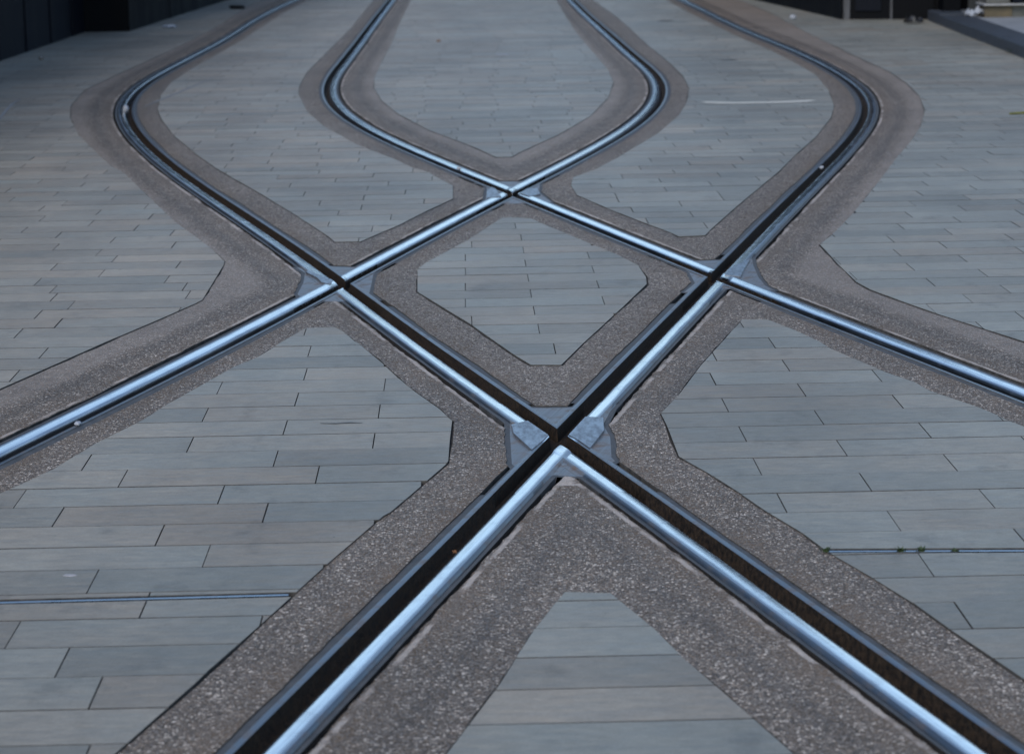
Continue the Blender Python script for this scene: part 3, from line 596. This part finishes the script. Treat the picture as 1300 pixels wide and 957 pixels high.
# ------------------------------------------------------------------ infill (exposed aggregate concrete round the rails)
def build_infill():
    pts = []; edges = []
    def line(ps, close=False):
        i = len(pts); pts.extend([Vector((float(p[0]), float(p[1]))) for p in ps])
        edges.extend([(i + j, i + j + 1) for j in range(len(ps) - 1)])
        if close: edges.append((i + len(ps) - 1, i))
    Y0, Y1, XM = 1.2, 60., 6.
    line([(-XM, Y0), (XM, Y0), (XM, Y1), (-XM, Y1)], True)
    holes = []
    for key, poly in PATCHES.items():
        d = densify(poly, .035)
        g = grow(d, 1.); n = len(d)
        am = .0042 + vnoise(n, 3, .0028) + vnoise(n, 14, .0042)
        am = np.maximum(am, -.002) * np.array([1 if p[1] < 10 else .55 for p in d])
        h = [(p[0] + (q[0] - p[0]) * a, p[1] + (q[1] - p[1]) * a) for p, q, a in zip(d, g, am)]
        # clamp to the domain
        h = [(max(-XM, min(XM, x)), max(Y0, min(Y1, y))) for x, y in h]
        h2 = [h[0]]
        for p in h[1:]:
            if math.dist(p, h2[-1]) > 1e-3: h2.append(p)
        holes.append(h2); line(h2, True)
    corr = {}
    for k in 'ABCD':
        ys = np.concatenate([np.arange(Y0, 14, .03), np.arange(14, 28, .12), np.arange(28, Y1 + .01, .5)]); ys[-1] = Y1
        n = len(ys)
        s0 = -.085 + vnoise(n, 2, .0018) + vnoise(n, 17, .0055); s1 = .0815 + vnoise(n, 1, .0026) + vnoise(n, 3, .0026) + vnoise(n, 12, .0045)
        corr[k] = (ys, s0, s1)
        line([(rx(k, y, s), y) for y, s in zip(ys, s0)]); line([(rx(k, y, s), y) for y, s in zip(ys, s1)])
        for s in (-.13, -.19, .10, .14, .18, .22, .26, .30, .35):
            for y in np.arange(Y0 + .05, 20, .1):
                pts.append(Vector((float(rx(k, y, s)), float(y))))
    outs = []
    for c in CROSS.values():
        o = densify(c['out'] if area(c['out']) > 0 else c['out'][::-1], .018)
        g = grow(o, 1.); am = -.0012 + vnoise(len(o), 2, .003)
        o = [(p[0] + (q[0] - p[0]) * a, p[1] + (q[1] - p[1]) * a) for p, q, a in zip(o, g, am)]
        outs.append(o); line(o, True)
    v, e, f, *_ = delaunay_2d_cdt(pts, edges, [], 0, 1e-5)
    P = np.array([(q[0], q[1]) for q in v]); T = np.array([list(t) for t in f])
    cen = P[T].mean(1); cx, cy = cen[:, 0], cen[:, 1]
    bad = (np.abs(cx) > XM) | (cy < Y0) | (cy > Y1)
    for h in holes + outs: bad |= pip(cx, cy, h)
    for k in 'ABCD':
        ys, s0, s1 = corr[k]; x0 = rx(k, ys, s0); x1 = rx(k, ys, s1)
        a = np.interp(cy, ys, np.minimum(x0, x1)); b = np.interp(cy, ys, np.maximum(x0, x1))
        bad |= (cx > a) & (cx < b)
    T = T[~bad]
    # consistent upward winding
    p0, p1, p2 = P[T[:, 0]], P[T[:, 1]], P[T[:, 2]]
    cr = (p1[:, 0] - p0[:, 0]) * (p2[:, 1] - p0[:, 1]) - (p1[:, 1] - p0[:, 1]) * (p2[:, 0] - p0[:, 0])
    T[cr < 0] = T[cr < 0][:, ::-1]; T = T[np.abs(cr) > 1e-9]
    used = np.unique(T); mp = -np.ones(len(P), int); mp[used] = np.arange(len(used)); P = P[used]; T = mp[T]
    fd = np.full(len(P), 9.); gd = np.full(len(P), 9.)
    for k in 'ABCD':
        s = rs(k, P[:, 0], P[:, 1]); fd = np.where(s > 0, np.minimum(fd, s), fd); gd = np.where(s < 0, np.minimum(gd, -s), gd)
    z = np.full(len(P), -.0012)
    ec = {}
    for t in T:
        for a, b in ((t[0], t[1]), (t[1], t[2]), (t[2], t[0])): ec[(a, b)] = ec.get((a, b), 0) + 1
    bd = [(a, b) for (a, b) in ec if (b, a) not in ec]
    bv = sorted({i for q in bd for i in q}); z[bv] -= .0006
    V = [(float(q[0]), float(q[1]), float(h)) for q, h in zip(P, z)]; F = [tuple(int(i) for i in t) for t in T]
    n0 = len(V); lm = {i: n0 + j for j, i in enumerate(bv)}
    V += [(V[i][0], V[i][1], -.03) for i in bv]
    F += [(int(b), int(a), lm[a], lm[b]) for a, b in bd]
    fd = np.concatenate([fd, fd[bv]]); gd = np.concatenate([gd, gd[bv]])
    o = mesh_obj('rail_infill', V, F, [AGG, MORT], midx=[0] * len(T) + [1] * len(bd), attrs={'field_distance': fd, 'groove_distance': gd})
    return tag(o, kind='structure')
infill = build_infill()

# ------------------------------------------------------------------ ground sheet to the horizon
ASPH = simple('old_asphalt', (.05, .05, .052), .9, 0, .3, 3, .5, 80)
g = mesh_obj('ground', [(-600, -600, -.07), (600, -600, -.07), (600, 900, -.07), (-600, 900, -.07)], [(0, 1, 2, 3)], ASPH); tag(g, kind='structure')

# added dark ridge, beyond the frame, blocking low sky so the rails mirror dark
RIDGE = simple('added_dark_ridge', (.024, .048, .090), .95, 0, .3, .03, spec=.1)
V = []; F = []; nh = 120
for i in range(nh + 1):
    a = math.radians(-80 + 160 * i / nh); h = 46 + 4 * math.sin(i * .37) + 2.5 * math.sin(i * .91 + 1) + RNG.uniform(-.8, .8)
    for rr, z in ((300, -.2), (312, h * .62), (330, h), (380, h * .8), (470, -.2)): V.append((rr * math.sin(a), rr * math.cos(a), z))
for i in range(nh):
    for j in range(4): F.append((i * 5 + j, i * 5 + j + 5, i * 5 + j + 6, i * 5 + j + 1))
tag(mesh_obj('added_ridge', V, F, RIDGE, smooth=True), kind='structure')

# ------------------------------------------------------------------ slot drains
ALU = mat_rail('drain_edge_steel', (.42, .46, .52), .28, .2)
def drain(key, x0, x1, label):
    (ax, ay), (bx, by) = CHAN[key]; sl = (by - ay) / (bx - ax)
    root = empty('slot_drain', ((x0 + x1) / 2, ay + sl * ((x0 + x1) / 2 - ax), 0), label, 'drain channel')
    def strip(name, o0, o1, z0, z1, mat):
        pts = [(x0, ay + sl * (x0 - ax) + o0), (x1, ay + sl * (x1 - ax) + o0), (x1, ay + sl * (x1 - ax) + o1), (x0, ay + sl * (x0 - ax) + o1)]
        bm = bmesh.new(); prism(bm, [(p[0] - root.location.x, p[1] - root.location.y) for p in pts], z0, z1)
        uvl = bm.loops.layers.uv.new('UVMap')
        for fc in bm.faces:
            for lp in fc.loops: lp[uvl].uv = (lp.vert.co.y, lp.vert.co.x)
        bm_obj(name, bm, mat, root)
    strip('channel_base', -CW, CW, -.016, -.0085, GROOVE)
    strip('edge_bar', -CW + .001, -CW + .003, -.0084, -.001, FIELD)
    strip('edge_bar', CW - .003, CW - .001, -.0084, -.001, FIELD)
    strip('centre_bar', -.005, .005, -.0084, .0006, ALU)
    return root
drain('P7', -5.9, -.487, 'thin steel slot drain across the paving in the lower left, left of the rails')
drain('P8', .702, 5.9, 'thin steel slot drain with weeds across the paving at the lower right edge')

# ------------------------------------------------------------------ walls and far structures
NAVY = simple('dark_navy_cladding', (.0022, .0038, .0082), .6, 0, .45, 1.3, .2, 30, (1, 1, .15), .12)
BLACK = simple('soot_black_cladding', (.0012, .0018, .0032), .65, 0, .4, 2, .2, 30, (1, 1, .2), .10)
PALE = simple('pale_reflection_streak', (.045, .048, .056), .6, 0, .5, 9, 0, 30, (6, 6, .6))  # reflected streaks and whitish paint, put into the colour of pale strips
OLIVE = simple('olive_grey_panel', (.075, .075, .068), .5, 0, .25, 6)
BROWN = simple('brown_plinth_panel', (.075, .058, .032), .6, 0, .3, 9)
LEDGE = simple('pale_ledge', (.30, .30, .30), .5, 0, .2, 12)
KERB = simple('dark_granite_kerb', (.026, .033, .045), .65, 0, .35, 14, .5, 90)
FOOT = simple('pale_footway_stone', (.20, .21, .225), .7, 0, .2, 5, .4, 60)
GLASS = simple('dark_shop_glass', (.02, .022, .026), .12, 0, .2, 3)

def wall_thing(name, label, cat, pts, h, mat, seams=None, group=None, cap=True):
    """pts: footprint polygon (world)"""
    cx = sum(p[0] for p in pts) / len(pts); cy = sum(p[1] for p in pts) / len(pts)
    root = empty(name, (cx, cy, 0), label, cat, group)
    bm = bmesh.new(); prism(bm, [(p[0] - cx, p[1] - cy) for p in pts], -.07, h, .01)
    bm_obj('wall_body', bm, mat, root)
    return root
def seams_on(root, p, q, n, h, mat, w=.03, d=.012, name='cover_strip'):
    d0 = Vector((q[0] - p[0], q[1] - p[1])); L = d0.length; d0.normalize(); nr = Vector((d0.y, -d0.x))
    for i in range(n):
        t = L * (i + .5) / n; c = Vector(p) + d0 * t
        bm = bmesh.new(); box(bm, -w / 2, w / 2, -d, .004, 0, h, .003)
        o = bm_obj(name, bm, mat, root, loc=(c.x + nr.x * 0 - root.location.x, c.y - root.location.y, 0.0))
        o.rotation_euler = (0, 0, math.atan2(d0.y, d0.x))
# left wall (faces right) nearer part, then a pier that steps out, then the far part
wl = wall_thing('clad_wall', 'dark navy panelled wall at the top left edge of the paving', 'wall', [(-4.60, 11.0), (-4.575, 25.79), (-5.2, 25.79), (-5.2, 11.0)], 3.6, NAVY)
seams_on(wl, (-4.60, 11.0), (-4.575, 25.7), 12, 3.55, NAVY, .035, .014)
wp = wall_thing('wall_pier', 'black square pier standing out from the dark wall at the top left', 'pier', [(-4.88, 25.80), (-4.092, 25.83), (-4.03, 27.6), (-4.88, 27.6)], 3.6, BLACK)
bm = bmesh.new(); box(bm, -.42, .40, -.93, .87, 3.6, 3.68, .01); bm_obj('cap', bm, BLACK, wp)
wf = wall_thing('far_wall', 'dark wall running back behind the black pier to the top edge', 'wall', [(-4.04, 27.62), (-3.84, 33.0), (-3.45, 48.0), (-4.2, 48.0), (-4.6, 27.62)], 3.6, BLACK)
seams_on(wf, (-4.04, 27.62), (-3.45, 47.9), 13, 3.55, BLACK, .035, .014)
# right block
rb = wall_thing('clad_kiosk', 'black streaked block standing at the top right of the paving', 'kiosk', [(3.636, 25.90), (4.60, 25.66), (4.60, 36.0), (2.66, 36.0)], 5.0, BLACK)
bm = bmesh.new(); box(bm, -.03, .04, -.012, .006, -.05, 2.4, .003); o = bm_obj('reflection_streak', bm, PALE, rb, loc=(3.69 - rb.location.x, 25.885 - rb.location.y, 0)); o.rotation_euler = (0, 0, -.244)  # thin pale strips draw the reflected streaks on the block's face
bm = bmesh.new(); box(bm, -.012, .012, -.010, .006, -.05, 2.4, .002); o = bm_obj('reflection_streak', bm, PALE, rb, loc=(4.16 - rb.location.x, 25.768 - rb.location.y, 0)); o.rotation_euler = (0, 0, -.244)
bm = bmesh.new(); box(bm, -.14, .14, -.02, .006, .09, 2.3, .004); o = bm_obj('panel', bm, NAVY, rb, loc=(3.92 - rb.location.x, 25.83 - rb.location.y, 0)); o.rotation_euler = (0, 0, -.244)
bm = bmesh.new(); box(bm, -.98, 1.0, -5.1, 5.2, 2.50, 2.56, .01)
bm.free()
cp = wall_thing('dark_post', 'black square post between the black block and the panelled shop base', 'post', [(4.62, 25.2), (4.80, 25.2), (4.80, 25.5), (4.62, 25.5)], 2.5, BLACK)
bm = bmesh.new(); box(bm, -.11, .11, -.17, .17, 0, .06, .006); bm_obj('base_plate', bm, BLACK, cp)
hb = wall_thing('hoarding', 'black hoarding filling the gap between the black block and the shop base', 'hoarding', [(4.61, 25.70), (5.02, 25.64), (5.02, 25.78), (4.61, 25.84)], 2.4, BLACK)
bm = bmesh.new(); box(bm, -.20, .20, -.09, -.065, 1.1, 1.2, .004); bm_obj('batten', bm, BLACK, hb)
# shop base at the right
sx, sy = 4.88, 24.12
sh = empty('shop_front', (sx, sy, .1), 'olive and brown panelled shop base at the top right corner behind the kerb', 'shop front')
def shp(name, x0, x1, y0, y1, z0, z1, mat, bev=.004):
    bm = bmesh.new(); box(bm, x0 - sx, x1 - sx, y0 - sy, y1 - sy, z0 - .1, z1 - .1, bev); bm_obj(name, bm, mat, sh)
shp('plinth', 4.84, 5.12, 24.12, 24.5, .08, .215, BROWN)
shp('plinth', 5.125, 8.2, 24.16, 24.5, .08, .215, OLIVE)
shp('ledge', 4.82, 8.2, 24.06, 24.5, .218, .235, LEDGE)
shp('panel', 4.86, 5.10, 24.14, 24.48, .238, 1.1, OLIVE)
shp('post', 5.12, 5.22, 24.08, 24.48, .238, 2.6, NAVY)
shp('rail_bar', 5.225, 8.2, 24.10, 24.14, .26, .31, NAVY)
shp('window', 5.225, 8.2, 24.20, 24.26, .238, 2.4, OLIVE)
shp('wall', 4.86, 8.2, 24.52, 25.1, .08, 3.0, OLIVE)
# kerb and footway
ks = (4.483 - 4.307) / (24.783 - 19.784)
def kx(y): return 4.307 + ks * (y - 19.784)
yy = np.arange(3.0, 26.01, .9)
kb = empty('stone_kerb', (kx(18), 18, 0), 'dark granite kerb along the right side at the top right corner', 'kerb')
for i in range(len(yy) - 1):
    a, b = yy[i] + .004, yy[i + 1] - .004
    if b > 25.6: b = 25.6
    bm = bmesh.new(); prism(bm, [(kx(a) - kb.location.x, a - 18), (kx(a) + .30 - kb.location.x, a - 18), (kx(b) + .30 - kb.location.x, b - 18), (kx(b) - kb.location.x, b - 18)], -.06, .105 + random.gauss(0, .002), .012)
    bm_obj('kerb_stone', bm, KERB, kb)
fo = mesh_obj('footway', [(kx(3) + .31, 3, .098), (12, 3, .098), (12, 26, .098), (kx(26) + .31, 26, .098), (kx(3) + .31, 3, -.06), (12, 3, -.06), (12, 26, -.06), (kx(26) + .31, 26, -.06)],
              [(0, 1, 2, 3), (4, 5, 1, 0), (7, 4, 0, 3)], FOOT); tag(fo, kind='structure')

# ------------------------------------------------------------------ small litter, marks and plants
PAPER = simple('crumpled_paper', (.28, .30, .34), .8, 0, .12, 40)
DARKP = simple('black_plastic', (.012, .012, .014), .4, 0, .3, 30)
LEAF = simple('dry_brown_leaf', (.16, .075, .03), .7, 0, .4, 60)
GREEN = simple('weed_green', (.030, .052, .016), .7, 0, .5, 50)
YEL = simple('yellow_green_stem', (.13, .135, .04), .7, 0, .4, 50)
CHALKY = simple('old_gum', (.30, .29, .30), .8, 0, .2, 90)
STN = simple('grey_pebble', (.16, .15, .14), .8, 0, .4, 60)

def scrap(name, label, cat, x, y, sx, sy, sz, mat, rot=0, n=7, z=.0015, rough=.35, group=None):
    bm = bmesh.new(); bmesh.ops.create_grid(bm, x_segments=n, y_segments=n, size=.5)
    rr = random.Random(int((x + 10) * 1000 + y * 77))
    for v in bm.verts:
        e = 1 - .25 * rr.random() if max(abs(v.co.x), abs(v.co.y)) > .49 else 1
        v.co = Vector((v.co.x * sx * e, v.co.y * sy * e, abs(rr.gauss(0, sz * rough)) + sz * (.9 - 1.6 * (v.co.x**2 + v.co.y**2))))
    r = bmesh.ops.solidify(bm, geom=list(bm.faces), thickness=.0008)
    mn = min(v.co.z for v in bm.verts)
    for v in bm.verts: v.co.z -= mn
    o = bm_obj(name, bm, mat, loc=(x, y, z)); o.rotation_euler = (0, 0, rot)
    return tag(o, label, cat, group)
def lump(name, label, cat, x, y, r, mat, z=.0, sq=(1, 1, .8), group=None):
    bm = bmesh.new(); bmesh.ops.create_icosphere(bm, subdivisions=3, radius=r)
    rr = random.Random(int(x * 991 + y * 13) + 5)
    ph = [rr.random() * 6 for _ in range(6)]
    for v in bm.verts:
        d = v.co.normalized(); k = 1 + .16 * math.sin(d.x * 4 + ph[0]) * math.cos(d.y * 5 + ph[1]) + .10 * math.sin(d.z * 9 + ph[2] + d.x * 7)
        v.co = Vector((d.x * r * k * sq[0], d.y * r * k * sq[1], d.z * r * k * sq[2]))
    mn = min(v.co.z for v in bm.verts)
    for v in bm.verts: v.co.z -= mn + .001
    return tag(bm_obj(name, bm, mat, loc=(x, y, z), smooth=True), label, cat, group)
def rod(name, label, cat, p, q, r, mat, z=.002, bend=0):
    bm = bmesh.new(); n = 10; m = 8; P = Vector(p); Q = Vector(q); d = (Q - P); L = d.length; d.normalize(); nn = Vector((-d.y, d.x))
    c = (P + Q) / 2; rings = []
    for i in range(n + 1):
        t = i / n; b = P + d * L * t + nn * bend * math.sin(math.pi * t) - c
        rad = r * (1 if 0 < i < n else .8)
        rings.append([bm.verts.new((b.x + nn.x * rad * math.cos(a), b.y + nn.y * rad * math.cos(a), r + rad * math.sin(a))) for a in [2 * math.pi * k / m for k in range(m)]])
    for a, b in zip(rings[:-1], rings[1:]):
        for k in range(m): bm.faces.new((a[k], a[(k + 1) % m], b[(k + 1) % m], b[k]))
    bm.faces.new(rings[0]); bm.faces.new(rings[-1][::-1])
    bmesh.ops.recalc_face_normals(bm, faces=bm.faces)
    return tag(bm_obj(name, bm, mat, loc=(c.x, c.y, z), smooth=True), label, cat)
def tuft(label, x, y, r, h, n=26, z=0, mat=None):
    rr = random.Random(int(x * 1000)); bm = bmesh.new()
    for i in range(n):
        a = rr.random() * 6.28; d = r * rr.random(); bx, by = d * math.cos(a), d * math.sin(a) * .5
        L = h * rr.uniform(.5, 1.1); w = .0022 + .002 * rr.random(); ln = rr.uniform(.3, 1.1); ca, sa = math.cos(a), math.sin(a)
        pts = []
        for t in (0, .4, .75, 1):
            ww = w * (1 - t) * (1.6 if t > .2 else 1) + .0003; ox = bx + ca * ln * L * t * t; oy = by + sa * ln * L * t * t
            pts.append((bm.verts.new((ox - sa * ww, oy + ca * ww, L * t)), bm.verts.new((ox + sa * ww, oy - ca * ww, L * t + .0004))))
        for p, q in zip(pts[:-1], pts[1:]): bm.faces.new((p[0], p[1], q[1], q[0]))
    return tag(bm_obj('weed_tuft', bm, mat or GREEN, loc=(x, y, z)), label, 'weed', 'weeds growing in the joints')

scrap('paper_scrap', 'white paper scrap lying at the foot of the dark wall, top left', 'litter', -3.74, 26.4, .17, .22, .03, PAPER, .12)
rod('broken_stick', 'short black stick lying between the far wall and the left rail', 'stick', (-3.53, 30.42), (-3.33, 30.28), .022, DARKP)
lump('paper_wad', 'white paper wad stuck in the rail groove at the outer left bend', 'litter', -2.635, 16.30, .022, PAPER, z=-.012, sq=(.9, 1, 1.2))
lump('paper_wad', 'tiny white wad beside the rail left of the farthest crossing', 'litter', -.268, 12.56, .011, PAPER, z=-.002)
lump('paper_wad', 'small white wad on the lip of the rail near the left edge', 'litter', -1.236, 6.545, .008, PAPER, z=-.001, sq=(1.2, 2., .7))
scrap('dry_leaf', 'tiny reddish leaf caught in the black groove of the nearest rail', 'leaf', -.140, 5.27, .010, .016, .005, LEAF, .2, z=-.030)
lump('pebble', 'small pale pebble in the rail groove above the right crossing', 'pebble', 1.645, 12.39, .011, PAPER, z=-.008)
scrap('dry_leaf', 'small brown leaf lying on the far paving between the two inner rails', 'leaf', -.666, 23.14, .045, .06, .015, LEAF)
scrap('paper_scrap', 'flat white paper strip on the far central paving', 'litter', -.05, 21.24, .13, .12, .004, PAPER)
lump('paper_ball', 'small white crumpled ball before the black block at the top right', 'litter', 3.117, 25.95, .034, PAPER)
scrap('plastic_wrapper', 'crumpled white wrapper lying against the brown shop base', 'litter', 4.77, 24.2, .20, .16, .05, PAPER, .3, z=.105, rough=.6)
scrap('dark_debris', 'scatter of dark rubbish at the foot of the black block near the kerb', 'litter', 4.25, 24.9, .20, .2, .03, DARKP, .2, rough=.9)
scrap('paper_scrap', 'small pale scrap beside the dark rubbish near the kerb', 'litter', 4.36, 25.15, .06, .08, .02, PAPER, .1, rough=.8)
lump('pebble', 'small dark stone near the navy wall on the left paving', 'pebble', -4.22, 21.5, .022, STN)
rod('grass_stem', 'thin yellow green stem lying on the paving at the right edge', 'stem', (3.19, 15.03), (3.34, 15.10), .008, YEL)
tuft('green weed growing at the foot of the kerb, top right', 4.36, 20.42, .07, .06, 40)
tuft('green weed where the right slot drain meets the rail infill', .697, 5.130, .010, .009, 22)
tuft('green weed in the right slot drain, nearest its left end', .868, 5.123, .011, .009, 22)
tuft('green weed in the middle of the right slot drain', .912, 5.121, .012, .010, 24)
tuft('thin green weed in the right slot drain, farthest along it', .988, 5.119, .008, .006, 14)

lump('gum_spot', 'pale flattened gum spot on the slabs above the left slot drain', 'gum', -.985, 5.035, .011, CHALKY, z=.0005, sq=(1.5, 1, .12))
lump('gum_spot', 'small dark gum spot on the slabs left of the nearest rail', 'gum', -.421, 5.314, .0035, DARKP, z=.0005, sq=(1.2, 1, .3))
def painted(name, label, pts, w, mat, z=.0036):
    V = []; F = []
    for i, p in enumerate(pts):
        a = Vector(pts[max(0, i - 1)]); b = Vector(pts[min(len(pts) - 1, i + 1)]); d = (b - a).normalized(); nn = Vector((-d.y, d.x))
        ww = w / 2 * (.35 if i in (0, len(pts) - 1) else 1)
        V += [(p[0] + nn.x * ww, p[1] + nn.y * ww, z), (p[0] - nn.x * ww, p[1] - nn.y * ww, z)]
        if i: F.append((2 * i - 2, 2 * i - 1, 2 * i + 1, 2 * i))
    o = mesh_obj(name, V, F, mat); return tag(o, label, 'mark')
CHALK = simple('pale_scuff', (.44, .43, .39), .9, 0, .2, 60)
SCUF = simple('faint_tyre_scuff', (.21, .215, .22), .9, 0, .2, 60)
DKM = simple('dark_stain', (.06, .065, .07), .8, 0, .3, 40)
painted('chalk_line', 'thin pale curved line scratched across the far right paving', [(1.344, 16.30), (1.40, 16.22), (1.477, 16.17), (1.58, 16.15), (1.695, 16.16), (1.80, 16.155), (1.906, 16.17), (2.01, 16.20), (2.104, 16.27)], .13, CHALK)
painted('scuff_mark', 'faint curved scuff on the paving at the far left edge', [(-3.37, 15.3), (-3.42, 15.9), (-3.50, 16.5), (-3.56, 17.0), (-3.58, 17.4)], .022, SCUF)
painted('scuff_mark', 'faint pale scuff on the paving inside the outer left rail bend', [(-2.55, 16.6), (-2.50, 17.3), (-2.44, 18.1), (-2.37, 19.1)], .03, SCUF)
painted('slab_chip', 'short dark chip along a slab edge in the left middle paving', [(-.545, 6.505), (-.50, 6.50), (-.46, 6.508), (-.425, 6.50)], .010, DKM, .0022)
painted('dark_stain', 'short dark stain on the far right paving above the pale line', [(1.80, 20.16), (1.85, 20.13), (1.90, 20.15), (1.95, 20.12)], .09, DKM)
painted('dark_stain', 'faint dark stain on the far right paving between the rails near the top', [(1.667, 26.17), (1.72, 26.15), (1.78, 26.15), (1.83, 26.13)], .14, DKM)

# ------------------------------------------------------------------ camera
f, H, pitch, roll = 3000., 1.48, math.atan(578 / 3000.), -.016
r0 = Vector((1, 0, 0)); d0 = Vector((0, -math.sin(pitch), -math.cos(pitch))); F0 = Vector((0, math.cos(pitch), -math.sin(pitch)))
c, s = math.cos(roll), math.sin(roll)
R = c * r0 - s * d0; D = s * r0 + c * d0
cam = bpy.data.cameras.new('Camera'); co = bpy.data.objects.new('Camera', cam); link(co)
M = Matrix((R, -D, -F0)).transposed().to_4x4(); M.translation = Vector((0, 0, H)); co.matrix_world = M
cam.sensor_width = 36; cam.lens = f * 36 / 1300; cam.shift_y = -44.5 / 1300
cam.clip_start = .1; cam.clip_end = 2000
cam.dof.use_dof = True; cam.dof.focus_distance = 6.9; cam.dof.aperture_fstop = 6.3
scene.camera = co

# ------------------------------------------------------------------ light
w = bpy.data.worlds.new('World'); scene.world = w; w.use_nodes = True
nt = w.node_tree; nt.nodes.clear()
out = nt.nodes.new('ShaderNodeOutputWorld'); bg = nt.nodes.new('ShaderNodeBackground'); sky = nt.nodes.new('ShaderNodeTexSky')
sky.sky_type = 'NISHITA'; sky.sun_disc = False; sky.sun_elevation = math.radians(38); sky.sun_rotation = math.radians(200)
sky.air_density = 1.2; sky.dust_density = .6; sky.ozone_density = 2.0
bg.inputs[1].default_value = .105
nt.links.new(sky.outputs[0], bg.inputs[0]); nt.links.new(bg.outputs[0], out.inputs[0])
sl = bpy.data.lights.new('Sun', 'SUN'); so = bpy.data.objects.new('Sun', sl); link(so)
sl.energy = 1.15; sl.angle = math.radians(25); sl.color = (1, .92, .82)
# light comes from behind the camera, a little to the left (azimuth 200 deg)
az, el = math.radians(200), math.radians(38)
dirv = Vector((math.sin(az) * math.cos(el), math.cos(az) * math.cos(el), math.sin(el)))
so.rotation_euler = dirv.to_track_quat('Z', 'Y').to_euler()

vs = scene.view_settings; vs.view_transform = 'Standard'; vs.look = 'None'; vs.exposure = 0.88; vs.gamma = 1
scene.render.resolution_x = 1024; scene.render.resolution_y = 753
